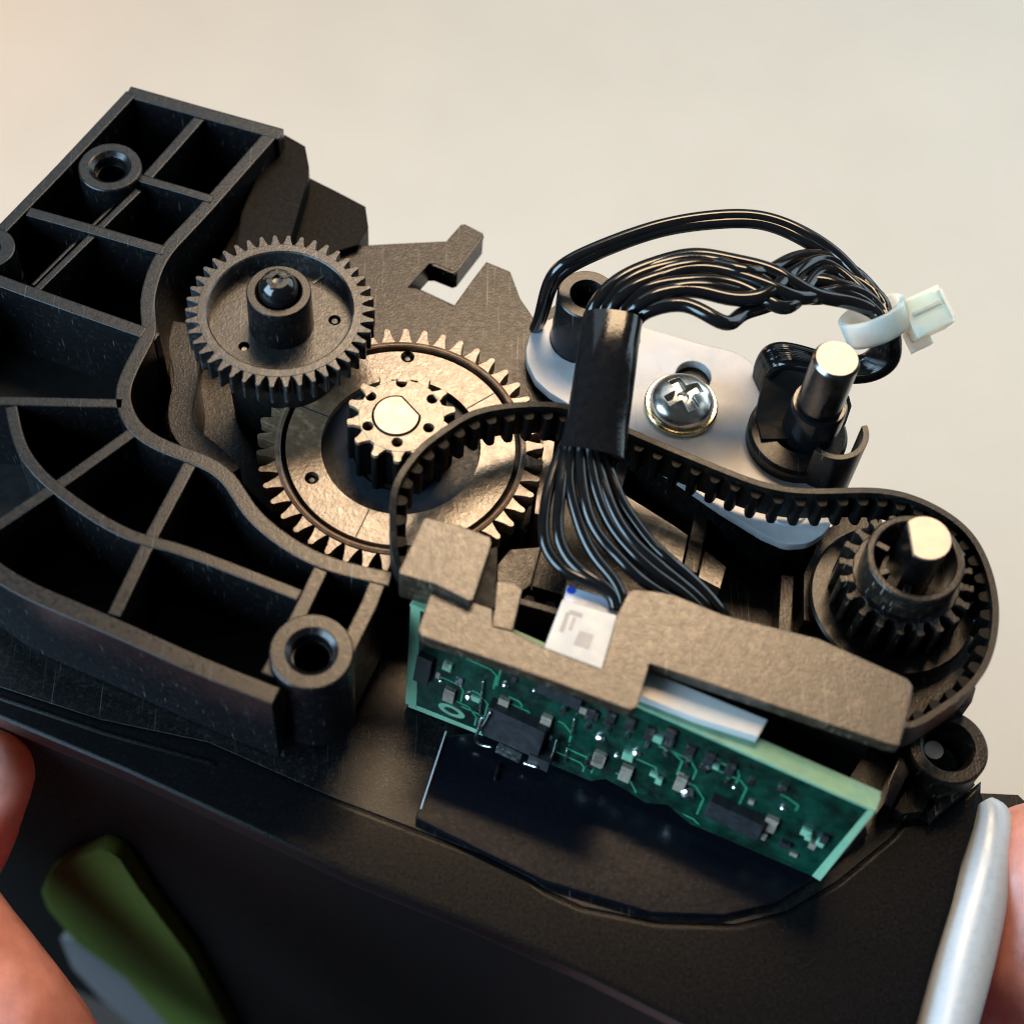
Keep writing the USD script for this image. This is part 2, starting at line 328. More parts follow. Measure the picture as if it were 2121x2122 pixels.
for c, r, hr in ((bA, rA, 1.75), (bB, rB, 1.95)):
    b = part(frame, 'screw_boss', lathe([(hr, -9), (hr, ZF + .1), (hr + .55, ZF + .55), (r - .12, ZF + .55), (r, ZF + .4), (r, -9)] + [(hr, -9)], c), M['frame'])
    part(b, 'hole_floor', lathe([(0, -6.0), (hr, -6.0)], c), M['deep'])
    part(b, 'bore_ring', lathe([(hr + .02, ZF - 1.0), (hr - .22, ZF - 1.0), (hr - .22, ZF - 1.3), (hr + .02, ZF - 1.3)], c), M['black'])
part(frame, 'screw_boss', lathe([(1.2, -9), (1.2, ZF + .5), (2.7, ZF + .5), (2.7, -9), (1.2, -9)], bC), M['frame'])
outline = Polygon(XY(z1((670, 150), (300, 530), (0, 840), (-420, 1500)) + z2((-220, 830), (-80, 985), (100, 1105), (300, 1195), (600, 1325), (900, 1460), (1225, 1590), (1490, 1480), (1690, 1050), (1420, 985), (1250, 890), (1100, 750), (1010, 620), (900, 545), (650, 435), (548, 270), (640, 20)) + z1((735, 1210), (810, 980), (1060, 690), (1370, 360)), ZF)).buffer(0)
part(frame, 'pocket_floor', ext(outline.buffer(-0.3), -12.0, -7.5), M['deep'])
sb = poly([(500, 440), (560, 300), (590, 279), (632, 303), (640, 345), (637, 372), (600, 500), (480, 560)], 1.0)
part(frame, 'side_step', ext(sb, -12, 1.0), M['wall'])
sb = poly([(440, 560), (520, 420), (640, 368), (700, 398), (757, 428), (763, 470), (741, 507), (700, 520), (600, 640), (420, 640)], -2.0)
part(frame, 'side_step', ext(sb, -12, -2.0), M['wall'])
rl = strip(z1((1525, 615), (1320, 850)), -1.9, 0.25); part(frame, 'step_seam', ext(rl, -2.2, -1.85), M['chassis'])
# ------------------------------------------------------------------ chassis
ZB = -3.0
ch = thing('gear_chassis', 'brown-black plastic gear chassis with hooked back plate, standing under the gears and belt', 'chassis', [*U(1200, 1050, -12)[:2], -12])
fl = poly([(330, 560), (700, 520), (1000, 660), (1300, 860), (1700, 1090), (1960, 1120), (2010, 1350), (1900, 1500), (1500, 1380), (1100, 1240), (830, 1160), (560, 1060), (360, 860)], -9.5)
part(ch, 'floor', ext(fl, -12, -9.5), M['chassis'])
bp = Polygon(XY(z11((-60, 300), (40, 275), (80, 268), (400, 250), (790, 232), (905, 100), (940, 95), (1085, 170), (1085, 190), (880, 455), (845, 468), (700, 410), (650, 410), (480, 600), (560, 610), (850, 750), (1000, 540), (1110, 397), (1300, 475), (1380, 690), (1490, 850), (1700, 720), (1690, 1000), (1750, 1560), (1300, 1700), (500, 1500), (-100, 1100), (-300, 600)), ZB)).buffer(0)
part(ch, 'back_plate', ext(bp, ZB - 3.2, ZB), M['chassis'])
lipb = strip(z11((680, 408), (845, 475), (885, 440), (1080, 180)), ZB + .3, 0.35)
part(ch, 'hook_edge', ext(lipb, ZB - .2, ZB + .18), M['frame'])
# step under the white plate, its front wall drops to the floor
platepx = z4((560, 560), (800, 630), (960, 668), (1030, 710), (1064, 770), (1062, 830), (1100, 950), (1250, 1080), (1370, 1330), (1368, 1390), (1330, 1440), (1270, 1475), (1180, 1483), (1080, 1440), (900, 1330), (700, 1190), (550, 1100), (440, 1010), (250, 882), (180, 840), (120, 785), (85, 710), (80, 660), (98, 595), (140, 550), (210, 520), (380, 500))
plate2d = poly(platepx, -1.0).buffer(-2.2).buffer(5.2).buffer(-3.0)
part(ch, 'mounting_step', ext(plate2d.buffer(-0.25), -9.6, -2.25), M['black'])
for a, b, w, zz in ((z16((1140, 700))[0], z16((1060, 1075))[0], 1.5, -4.5), (z16((1710, 1100))[0], z16((1690, 1480))[0], 1.3, -5.0), (z16((620, 340))[0], z16((560, 530))[0], 1.3, -4.5), (z6((1000, 300))[0], z6((860, 520))[0], 1.6, -4.0), (z3((1740, 860))[0], z3((1690, 1270))[0], 1.2, -4.0), (z6((1880, 320))[0], z6((1850, 420))[0], 2.0, -6.0)):
    part(ch, 'rib', ext(strip([a, b], zz, w), -9.6, zz), M['chassis'])
part(ch, 'lit_floor_pad', ext(poly(z16((595, 545), (960, 775), (1045, 835), (1000, 1065), (870, 965), (700, 745)), -4.6), -9.6, -4.6), M['lit_tan'])  # chassis floor; lamp light on it put into the tan colour
part(ch, 'lit_floor_pad', ext(poly(z16((1160, 935), (1300, 1045), (1260, 1190), (1115, 1115)), -5.2), -9.6, -5.2), M['lit_tan'])  # another lamplit bit of floor, brightness put into the colour
part(ch, 'lit_floor_pad', ext(poly(z6((760, 300), (940, 285), (925, 340), (880, 505), (825, 540), (690, 480), (690, 390)), -3.2), -9.6, -3.2), M['chassis'])
part(ch, 'lit_floor_pad', ext(poly(z6((925, 385), (1010, 390), (1090, 470), (1060, 560), (890, 510)), -2.6), -9.6, -2.6), M['chassis'])
part(ch, 'lit_upright', ext(poly(z3((1725, 850), (1790, 870), (1765, 1060), (1725, 1290), (1675, 1280), (1700, 1050)), -1.5), -9.6, -1.5), M['lit_tan'])  # lit chassis wall; lamp light put into its tan colour
sc = U(1878, 1268, -4.0)
seat = unary_union([circ(sc, 9.3), poly(z5((640, 700), (720, 520), (860, 380), (1000, 360), (1100, 600), (900, 1000), (640, 930)), -4.0), poly(z5((1100, 1150), (1400, 1150), (1500, 1270), (1480, 1340), (1300, 1430), (1150, 1470)), -4.0)])
part(ch, 'pulley_seat', ext(seat, -9.6, -4.0), M['chassis'])
ec = U(*z13((1290, 600))[0], -7.0)
ear = part(ch, 'screw_ear', lathe([(2.3, -12), (2.3, -8), (2.75, -7), (3.9, -7), (4.1, -7.3), (4.1, -12)], ec), M['chassis'])
part(ear, 'screw_end', lathe([(0, -9), (1.0, -9), (1.0, -12)], ec + [-.9, .4, 0]), M['steel'])
part(ch, 'ear_web', ext(poly(z13((960, 500), (1110, 480), (1060, 620), (800, 1130), (740, 1090), (780, 900)), -8.5), -12, -8.5), M['gloss'])
part(ch, 'ear_web', ext(poly(z13((830, 1130), (1000, 850), (1120, 1060), (1080, 1150), (900, 1180)), -11.0), -13, -11.0), M['chassis'])
part(ch, 'ear_web', ext(poly(z13((1160, 1110), (1400, 960), (1500, 930), (1180, 1200)), -10.5), -13, -10.5), M['chassis'])
# curved well wall around the upper gear
ww = strip(z1((925, 1300), (905, 1420), (930, 1560), (905, 1720), (930, 1850), (1050, 1960), (1150, 2060)), -1.5, 2.6, True)
part(ch, 'well_wall', ext(ww.difference(outline.buffer(.2)), -9.6, -1.5), M['chassis'])
# black boss through the white plate
bo = U(*z4((340, 425))[0], 7.0)
bs = part(ch, 'tall_boss', lathe([(1.55, -2), (1.55, 6.2), (1.9, 7.0), (3.05, 7.0), (3.2, 6.8), (3.3, -2)], bo), M['black'])
part(bs, 'hole_floor', lathe([(0, 4.0), (1.56, 4.0)], bo), M['deep'])

# ------------------------------------------------------------------ gears
def gear_teeth(node, c, rr, R, nt, z0, z1_, material, phase=0.0, wr=0.84, wt=0.16, name='tooth', keep=None):
    p = 2 * math.pi / nt
    for i in range(nt):
        a = phase + i * p
        if keep is not None and not keep(a): continue
        pts = []
        for r, h in ((rr - 0.12, wr), (rr + .02, wr), (rr + 0.2 * (R - rr), wr * .78), (rr + 0.55 * (R - rr), wr * .5), (rr + 0.88 * (R - rr), (wr * .2 + wt * .9)), (R, wt * .8)):
            pts.append((r, -h * p / 2))
        pts = pts + [(r, -b) for r, b in pts[::-1]]
        P = Polygon([(c[0] + r * math.cos(a + b), c[1] + r * math.sin(a + b)) for r, b in pts])
        part(node, name, ext(P, z0, z1_), material)

# upper gear
Z1 = 9.0
c1 = U(580.5, 640, Z1); R1 = np.linalg.norm(U(777, 632, Z1) - U(384, 648, Z1)) / 2
g1 = thing('spur_gear', 'dark grey spur gear with hollow centre and domed hub post, upper left', 'gear', [c1[0], c1[1], -9])
rr1, ri1 = R1 * .87, R1 * .765
part(g1, 'gear_rim', lathe([(ri1, Z1 - 2.9), (ri1, Z1 - .15), (ri1 + .15, Z1), (rr1, Z1), (rr1, Z1 - 3.0), (ri1, Z1 - 3.0), (ri1, Z1 - 2.9)], c1, 96), M['gear_dark'])
gear_teeth(g1, c1, rr1, R1, 42, Z1 - 2.9, Z1 - .04, M['gear_dark'], .05)
web = circ(c1, ri1 + .1, 96)
h1 = U(*z10((1325, 900))[0], Z1 - 2.4); h2 = U(*z10((600, 1110))[0], Z1 - 2.4)
web = web.difference(circ(h1, .62)).difference(circ(h2, .55))
part(g1, 'web', ext(web, Z1 - 3.6, Z1 - 2.4), M['gear_dark'])
part(g1, 'ejector_pin_mark', lathe([(0, Z1 - 2.6), (.34, Z1 - 2.6), (.36, Z1 - 3.5)], h1, 20), M['gear_dark'])
part(g1, 'ejector_pin_mark', lathe([(0, Z1 - 2.9), (.3, Z1 - 2.9), (.3, Z1 - 3.5)], h2, 20), M['steel'])
hb = U(*z10((870, 675))[0], Z1 + 3.0); rb = 262 * .25893 / 20.9
part(g1, 'hub', lathe([(rb * .68, Z1 - 2.5), (rb * .68, Z1 + 2.8), (rb * .74, Z1 + 3.0), (rb * .97, Z1 + 3.0), (rb, Z1 + 2.85), (rb * 1.03, Z1 - 2.5)], c1), M['black'])
dome = part(g1, 'hub_post', lathe([(0, Z1 + 4.6), (.5, Z1 + 4.62), (.55, Z1 + 4.9), (rb * .34, Z1 + 4.9), (rb * .5, Z1 + 4.5), (rb * .6, Z1 + 3.7), (rb * .62, Z1 + 2.2), (rb * .62, Z1 - 2.5)], c1), M['wire'])
for a in (0.4, 1.7, 2.9, 4.3):
    part(dome, 'post_notch', obox(c1 + [0.95 * math.cos(a), .95 * math.sin(a), Z1 + 4.85 - c1[2]], [math.cos(a), math.sin(a), 0], [-math.sin(a), math.cos(a), 0], [0, 0, 1], .75, .32, .22), M['chassis'])
part(g1, 'pinion', lathe([(R1 * .66, Z1 - 3.5), (R1 * .62, -9.4)], c1), M['deep'])  # shadow under the gear put into this near-black cone
sl = strip(z10((1150, 605), (1250, 540)), Z1 - 2.35, .3); part(g1, 'mould_mark', ext(sl, Z1 - 2.5, Z1 - 2.3), M['lit_tan'])

# lower gear
c2 = U(830.6, 922, 0); R2 = 14.85
g2 = thing('compound_gear', 'large tan-lit gear carrying a small toothed sprocket on a D-shaped shaft, centre left', 'gear', [0, 0, -9])
rr2 = R2 * .875
part(g2, 'gear_rim', lathe([(R2 * .835, -1.0), (R2 * .835, .12), (R2 * .85, .22), (rr2, .1), (rr2, -1.9), (R2 * .835, -1.9), (R2 * .835, -1.0)], c2, 96), M['lit_tan'])
gear_teeth(g2, c2, rr2, R2, 45, -1.8, -.02, M['lit_tan'], .03)
part(g2, 'groove_floor', lathe([(R2 * .795, -.9), (R2 * .836, -.9), (R2 * .836, -1.1), (R2 * .795, -1.1)], c2, 96), M['deep'])  # groove shade put in as a near-black ring
e1 = U(*z3((950, 382))[0], 0); e2 = U(*z3((402, 1075))[0], 0); e3 = np.array([*(-(e1 + e2)[:2]), 0])
face = circ(c2, R2 * .80, 96).difference(circ(c2, R2 * .555, 72))
for e in (e1, e2): face = face.difference(circ(e, .72))
part(g2, 'face_ring', ext(face, -1.6, -.06), M['lit_tan'])
for a_ in (0.62, 0.28, 2.75, 4.35):
    dv = np.array([math.cos(a_), math.sin(a_)]); part(g2, 'weld_line', ext(LineString([dv * R2 * .565, dv * R2 * .79]).buffer(.07), -.3, -.02), M['gear_dark'])
for e in (e1, e2): part(g2, 'ejector_pin_mark', lathe([(0, -.45), (.3, -.47), (.45, -.8), (.75, -.9)], e, 24), M['gear_dark'])
part(g2, 'gear_back', lathe([(0, -1.95), (R2 * .97, -1.95), (R2 * .97, -3.2)], c2, 72), M['deep'])
part(g2, 'web', lathe([(0, -1.25), (R2 * .835, -1.25), (R2 * .835, -1.9), (0, -1.9)], c2, 72), M['gear_dark'])
part(g2, 'recess_ring', lathe([(5.0, -1.0), (R2 * .553, -1.0), (R2 * .553, -1.4), (5.0, -1.4)], c2, 72), M['ring_blue'], label='blue-black smooth ring around the sprocket')
ZP = 5.6; rp, Rp = 4.3, 5.5
disc = circ(c2, rp, 64)
hcs = [U(*q, ZP)[:2] for q in z3((915, 533), (1090, 625), (1070, 790), (890, 873), (722, 780), (740, 610))]
for q in hcs: disc = disc.difference(circ(q, .56, 24))
sc_ = U(*z3((885, 722))[0], ZP); rs = 2.25
nv = np.array(U(*z3((1010, 640))[0], ZP)[:2]) - sc_[:2]; fl_ = np.linalg.norm(nv) * .62; nv /= np.linalg.norm(nv)
def dshape(r, f):
    tv = np.array([-nv[1], nv[0]])
    half = Polygon([sc_[:2] + nv * f + tv * 9, sc_[:2] + nv * f - tv * 9, sc_[:2] - nv * 9 - tv * 9, sc_[:2] - nv * 9 + tv * 9])
    return circ(sc_, r, 64).intersection(half)
disc = disc.difference(dshape(rs + .22, fl_ + .22))
spk = part(g2, 'sprocket', ext(disc, ZP - 1.2, ZP), M['lit_tan'])
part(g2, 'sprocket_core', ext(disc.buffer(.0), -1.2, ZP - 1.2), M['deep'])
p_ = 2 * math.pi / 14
gear_teeth(spk, c2, rp, Rp, 14, ZP - .5, ZP - .03, M['lit_tan'], .18, wr=.72, wt=.18)
body_ = part(g2, 'sprocket_body', lathe([(rp + .01, ZP - .52), (rp + .01, -1.0)], c2), M['wall'])  # unlit sides of the sprocket, shade put into near-black colour
gear_teeth(body_, c2, rp, Rp, 14, -.9, ZP - .51, M['wall'], .18, wr=.70, wt=.17)
part(g2, 'shaft', ext(dshape(rs, fl_), -2, ZP + .15), M['steel'], label='bright D-shaped steel shaft end')

# ------------------------------------------------------------------ white plate, screw
plate = thing('mounting_plate', 'white coated metal plate with a slot, fixed by a cross-head screw', 'plate', [*U(1450, 870, -2)[:2], -2.2])
slot = LineString(XY(z4((785, 770), (735, 890)), -1.0)).buffer(1.95)
pl2 = plate2d.difference(slot).difference(circ(bo, 3.35))
part(plate, 'plate', ext(pl2, -2.2, -1.0), M['plate'])
wc = U(*z4((1180, 1325))[0], -.9)
part(plate, 'pressed_pad', lathe([(0, -.75), (2.0, -.75), (2.3, -1.1)], wc), M['plate'])
scw = U(*z4((738, 872))[0], .3)
sw = thing('screw', 'chrome cross-head screw with a brass-tinted washer on the white plate', 'screw', [scw[0], scw[1], -1])
M['washer'] = mat('washer_brass', (0.80, 0.66, 0.40), 0.2, metal=1.0, bevel=.06)
part(sw, 'washer', lathe([(0, -.98), (3.95, -.98), (3.95, -.45), (3.8, -.3), (2.6, -.28), (0, -.28)], scw), M['washer'])
prof = [(0, -.27), (3.4, -.27), (3.45, .1)] + [(3.4 * math.cos(t), .1 + 1.75 * math.sin(t)) for t in np.linspace(.1, math.pi / 2, 12)]
head = trimesh.creation.revolve(np.array(prof), sections=64)
hm = m3.Manifold(m3.Mesh(np.array(head.vertices, np.float32), np.array(head.faces, np.uint32)))
cut = m3.Manifold.cube((4.2, 1.3, 3), True).translate((0, 0, 2.3)) + m3.Manifold.cube((1.3, 4.2, 3), True).translate((0, 0, 2.3)) + m3.Manifold.cylinder(1.6, .5, 1.25, 24).translate((0, 0, .5))
hm = (hm - cut.rotate((0, 0, 28)).translate((0, 0, .15))) if hm.num_tri() > 0 else hm
if hm.num_tri() > 0:
    mm_ = hm.to_mesh(); head = trimesh.Trimesh(mm_.vert_properties[:, :3], mm_.tri_verts, process=False)
head.apply_translation([scw[0], scw[1], 0])
part(sw, 'head', head, M['chrome'])

# ------------------------------------------------------------------ steel pin on black post
pt = U(*z12((905, 355))[0], 14.0)
post = thing('pivot_pin', 'bright steel pin standing in a black post at the end of the white plate', 'pin', [pt[0], pt[1], -2])
part(post, 'pin', lathe([(2.1, 13.98), (2.36, 13.6), (2.38, 2.5)], pt), M['steel_dark_reflect'], label='steel pin with chamfered bright end')
part(post, 'pin_face', lathe([(0, 14.0), (2.1, 14.0), (2.1, 13.5)], pt), M['steel'])
part(post, 'collar', lathe([(2.4, 6.0), (2.75, 6.0), (2.95, 5.6), (3.0, -1.0)], pt), M['sleeve'])
part(post, 'flange', lathe([(2.9, -1.6), (2.9, 1.2), (5.0, .9), (5.3, .5), (5.3, -1.6)], pt + [-1.2, -.2, 0]), M['black'])
ang = np.linspace(math.radians(-135), math.radians(14), 26)
so = U(1731, 893, 5.0)
arc = Polygon([(so[0] + 3.45 * math.cos(a), so[1] + 3.45 * math.sin(a)) for a in ang] + [(so[0] + 2.85 * math.cos(a), so[1] + 2.85 * math.sin(a)) for a in ang[::-1]])
part(post, 'guard_shell', ext(arc, -4.5, 5.0), M['black'], label='curved black guard beside the pin')
part(post, 'back_block', ext(poly(z12((330, 480), (650, 400), (720, 420), (1000, 660), (1020, 740), (980, 860), (600, 1000), (300, 1000), (255, 800)), 1.5), -2, 1.5), M['deep'])

# ------------------------------------------------------------------ timing pulley
pc = U(1897, 1156, 7.0)
pul = thing('timing_pulley', 'black toothed pulley with a ringed hub around a flat-sided steel shaft, far right', 'pulley', [pc[0], pc[1], -2.4])
rh = 99.5 / 20.6
part(pul, 'hub', lathe([(rh * .84, 2.5), (rh * .84, 6.9), (rh * .86, 7.0), (rh * .97, 7.0), (rh, 6.85), (rh, -1)], pc), M['chassis'])
part(pul, 'hub_floor', lathe([(0, 3.2), (rh * .85, 3.2)], pc), M['wire'])
part(pul, 'toothed_body', lathe([(rh - .05, 3.5), (5.35, 3.5), (5.4, 3.4), (5.4, -1.8)], pc), M['black'])
gear_teeth(pul, pc, 5.4, 6.75, 20, -1.75, 3.5, M['chassis'], .1, wr=.6, wt=.3)  # warm glints on the black teeth put into a browner plastic
part(pul, 'flange', lathe([(0, -1.7), (8.3, -1.7), (8.55, -1.9), (8.55, -2.4), (0, -2.4)], pc, 96), M['black'])
sc2 = U(1917, 1119, 11.0)
rsh = 2.4
tv = np.array(U(1930, 1119, 11)[:2]) - sc2[:2]; tv /= np.linalg.norm(tv)
def dcut(c, r, f, d):
    q = np.array([-d[1], d[0]]); c = np.array(c[:2])
    return circ(c, r, 64).intersection(Polygon([c - d * f + q * 9, c - d * f - q * 9, c + d * 9 - q * 9, c + d * 9 + q * 9]))
psh = part(pul, 'shaft', ext(dcut(pc, rsh, 1.55, tv), -2, 10.7), M['steel_dark_reflect'], label='steel shaft with one flat side')
part(psh, 'shaft_face', ext(dcut(pc, rsh - .06, 1.5, tv), 10.7, 11.0), M['steel'])
for a in (2.6, 3.5, 4.4):
    part(pul, 'hub_web', obox([pc[0] + 3.4 * math.cos(a), pc[1] + 3.4 * math.sin(a), 4.6], [math.cos(a), math.sin(a), 0], [-math.sin(a), math.cos(a), 0], [0, 0, 1], 1.5, .6, 3), M['black'])

# ------------------------------------------------------------------ toothed belt
bpx = z3((890, 1600), (850, 1400), (848, 1200), (880, 1080), (950, 970), (1030, 880), (1150, 790), (1300, 700), (1500, 652), (1700, 640), (1860, 655)) + z4((505, 985), (680, 1060), (900, 1150), (1150, 1232), (1400, 1242)) + z5((1000, 268), (1150, 293), (1330, 370), (1480, 490), (1570, 650), (1615, 850), (1600, 1050), (1540, 1200), (1430, 1320), (1300, 1410), (1170, 1470)) + [(1700, 1440), (1400, 1348), (1100, 1258), (905, 1214)]
bz = [6, 7.5, 8.6, 9, 9, 9, 9, 8.6, 8, 7.2, 6.4, 5.6, 5, 5, 5, 5, 4.8, 4.6, 4.4, 4.2, 4, 3.8, 3.6, 3.4, 3.2, 3.1, 3.0, 3.0, 3.0, 3.0, 3.4]
bp3 = np.array([U(x, y, z) for (x, y), z in zip(bpx, bz)])
bl = spline_pts(bp3, 60, True)
seg = np.linalg.norm(np.diff(np.vstack([bl, bl[:1]]), axis=0), axis=1); s = np.r_[0, np.cumsum(seg)]; LB = s[-1]
def at(d):
    d = d % LB; q = np.vstack([bl, bl[:1]])
    return np.array([np.interp(d, s, q[:, k]) for k in range(3)])
def tan(d):
    t = at(d + .15) - at(d - .15); t[2] = 0; return t / np.linalg.norm(t)
area = 0.5 * np.sum(bl[:, 0] * np.roll(bl[:, 1], -1) - np.roll(bl[:, 0], -1) * bl[:, 1])
sg = 1 if area > 0 else -1          # inward normal = sg * rot90(t)
BW = 4.9
belt = thing('toothed_belt', 'black rubber toothed timing belt lying loose from the gears to the pulley', 'belt', [*bl.mean(0)[:2], -1.5])
NB = 700; V = []
for i in range(NB):
    d = LB * i / NB; p, t = at(d), tan(d); nin = sg * np.array([-t[1], t[0], 0])
    V += [p, p + nin * .65, p + nin * .65 - [0, 0, BW], p - [0, 0, BW]]
T = []
for i in range(NB):
    a, b = 4 * i, 4 * ((i + 1) % NB)
    for j in range(4): T += [[a + j, b + j, b + (j + 1) % 4], [a + j, b + (j + 1) % 4, a + (j + 1) % 4]]
bm = trimesh.Trimesh(np.array(V), np.array(T), process=False); trimesh.repair.fix_normals(bm)
part(belt, 'band', bm, M['rubber'])
nt = int(LB / 2.1)
for i in range(nt):
    d = LB * (i + .5) / nt; p, t = at(d), tan(d); nin = sg * np.array([-t[1], t[0], 0])
    pr = [(-.62, .60), (.62, .60), (.56, 1.05), (.42, 1.45), (.22, 1.62), (-.22, 1.62), (-.42, 1.45), (-.56, 1.05)]
    loop = [p + t * a + nin * b - [0, 0, .85] for a, b in pr]
    part(belt, 'tooth', slab(loop, np.array([0, 0, -(BW - .9)])), M['shaded_tooth_rubber'])

# ------------------------------------------------------------------ wire harness
har = thing('wire_harness', 'bundle of thin black wires in a black sleeve, arching from white plug to tie', 'wire harness', [*U(1230, 800, 5)[:2], 2])
def wire(px, zs, r=.6, k=8):
    zz = np.interp(np.linspace(0, 1, len(px)), np.linspace(0, 1, len(zs)), zs)
    part(har, 'wire', tube([U(x, y, z) for (x, y), z in zip(px, zz)], r, 10, k), M['wire'], smooth=True)
wire(z16((215, 240), (180, 330), (120, 520), (85, 760), (105, 920), (190, 1040), (340, 1130), (480, 1190), (545, 1260), (560, 1330)), (8.5, 8, 7, 6.3, 6.0, 5.2))
wire(z16((250, 240), (225, 330), (200, 520), (180, 700), (190, 860), (250, 990), (350, 1085), (480, 1170), (560, 1250), (590, 1330)), (9, 8.4, 7.4, 6.6, 6.2, 5.2))
wire(z16((280, 240), (262, 330), (255, 480), (300, 690), (370, 880), (450, 1010), (540, 1120), (600, 1240), (610, 1330)), (9.2, 8.6, 7.6, 6.7, 6.2, 5.2))
wire(z16((335, 240), (330, 330), (340, 480), (380, 680), (450, 830), (560, 960), (700, 1100), (860, 1210), (1060, 1330), (1180, 1420)), (9.4, 8.8, 8, 7, 6, 4, 2.5))
wire(z16((390, 240), (395, 330), (420, 480), (470, 640), (540, 780), (650, 920), (800, 1060), (980, 1190), (1130, 1320), (1230, 1420)), (9.4, 8.8, 8, 7, 6, 4, 2.5))
wire(z16((430, 240), (440, 330), (475, 470), (535, 640), (615, 790), (725, 920), (865, 1040), (1025, 1170), (1180, 1310), (1260, 1400)), (9.2, 8.6, 8, 7, 6, 4, 2.5))
wire(z16((470, 240), (490, 330), (535, 440), (605, 610), (695, 750), (805, 890), (935, 1010), (1085, 1140), (1250, 1320), (1310, 1410)), (8.8, 8.2, 7.6, 6.6, 6, 4, 2.5))
SP = [z4((350, 620), (355, 515), (400, 430), (500, 350), (650, 290), (800, 262), (950, 285), (1130, 335), (1280, 420), (1400, 450), (1480, 470), (1545, 500)),
      z4((395, 620), (395, 515), (440, 430), (540, 355), (700, 305), (860, 300), (1000, 330), (1100, 330), (1200, 280), (1340, 270), (1470, 350), (1570, 480)),
      z4((430, 620), (430, 515), (480, 435), (580, 375), (730, 335), (900, 335), (1050, 375), (1200, 430), (1320, 440), (1430, 440), (1550, 505)),
      z4((465, 620), (470, 520), (520, 445), (620, 395), (780, 372), (950, 385), (1080, 445), (1160, 480), (1240, 430), (1330, 330), (1450, 360), (1590, 490)),
      z4((500, 620), (510, 525), (560, 465), (680, 415), (820, 415), (960, 445), (1080, 430), (1190, 350), (1330, 300), (1460, 385), (1565, 500)),
      z4((530, 630), (545, 535), (610, 490), (740, 470), (850, 515), (930, 548), (990, 510), (1100, 470), (1210, 400), (1350, 370), (1460, 430), (1560, 510)),
      z4((410, 620), (412, 515), (460, 425), (560, 340), (720, 285), (880, 290), (1040, 350), (1180, 385), (1300, 370), (1400, 390), (1500, 430), (1575, 500))]
SP += [z4((480, 620), (480, 520), (540, 425), (660, 350), (820, 320), (980, 350), (1120, 400), (1240, 440), (1360, 420), (1470, 445), (1555, 500)),
       z4((520, 620), (525, 525), (590, 455), (720, 400), (880, 400), (1020, 430), (1120, 420), (1230, 330), (1340, 285), (1460, 335), (1580, 480)),
       z4((440, 620), (445, 515), (500, 425), (620, 345), (780, 305), (920, 315), (1060, 360), (1180, 420), (1290, 435), (1400, 410), (1500, 430), (1570, 490))]
TL = z4((1590, 545), (1605, 610), (1590, 680), (1520, 735), (1400, 740), (1250, 700), (1140, 690), (1090, 740), (1075, 840))
for i, px in enumerate(SP):
    o = (i - 4.5) * 6
    tail_ = [(x + o * (.5 if j < 3 else .25), y + o * .55) for j, (x, y) in enumerate(TL)]
    za = [10, 12.5, 14, 14.5, 14, 14 + .9 * math.sin(i * 2.1), 13.5 + .9 * math.cos(i * 1.7), 13, 12.5, 12]
    px_all = px + tail_
    n1 = len(px); zz = list(np.interp(np.linspace(0, 1, n1), np.linspace(0, 1, len(za)), za)) + [11.5, 9, 7, 5, 4, 3.5, 3, 1, -2]
    part(har, 'wire', tube([U(x, y, z) for (x, y), z in zip(px_all, zz)], .78, 10, 6), M['wire'], smooth=True)
wire(z4((118, 570), (135, 530), (152, 460), (180, 370), (228, 308), (400, 220), (650, 135), (880, 97), (1080, 103), (1260, 172), (1400, 270), (1510, 390), (1590, 490), (1605, 560)), (-1, 3, 8, 11, 13, 14, 14, 13, 12, 11.5), .66)
wire(z4((124, 570), (145, 530), (166, 460), (196, 382), (248, 326), (420, 240), (660, 158), (890, 126), (1080, 131), (1240, 195), (1370, 283), (1480, 392), (1570, 490), (1590, 560)), (-1.6, 2.4, 7.4, 10.4, 12.6, 13.6, 13.6, 12.6, 12, 11.2), .66)
# sleeve: flattened tube
def sleeve(path_px, zs, wpx, hh):
    ctr = np.array([U(x, y, z) for (x, y), z in zip(path_px, zs)]); c = spline_pts(ctr, 8)
    w = np.interp(np.linspace(0, 1, len(c)), np.linspace(0, 1, len(wpx)), wpx)
    t = np.gradient(c, axis=0); t /= np.linalg.norm(t, axis=1)[:, None]; K = 28; V = []
    view = (CAM - c.mean(0)); view /= np.linalg.norm(view)
    for i in range(len(c)):
        sd = np.cross(t[i], view); sd /= np.linalg.norm(sd); up = np.cross(sd, t[i])
        a = np.linspace(0, 2 * np.pi, K, endpoint=False)
        rad = 1 + .05 * np.cos(3 * a + i * .12)
        V.append(c[i] + rad[:, None] * (w[i] * np.sign(np.cos(a))[:, None] * np.abs(np.cos(a))[:, None] ** .8 * sd + hh * np.sin(a)[:, None] * up))
    V = np.array(V); T = []
    for i in range(len(c) - 1):
        for j in range(K):
            a, b = i * K + j, i * K + (j + 1) % K; T += [[a, b, b + K], [a, b + K, a + K]]
    n0 = len(c) * K; VV = np.vstack([V.reshape(-1, 3), c[0] + t[0] * .6, c[-1] - t[-1] * .6])
    for j in range(K):
        T += [[n0, (j + 1) % K, j], [n0 + 1, n0 - K + j, n0 - K + (j + 1) % K]]
    e = trimesh.Trimesh(VV, np.array(T), process=False); trimesh.repair.fix_normals(e); return e
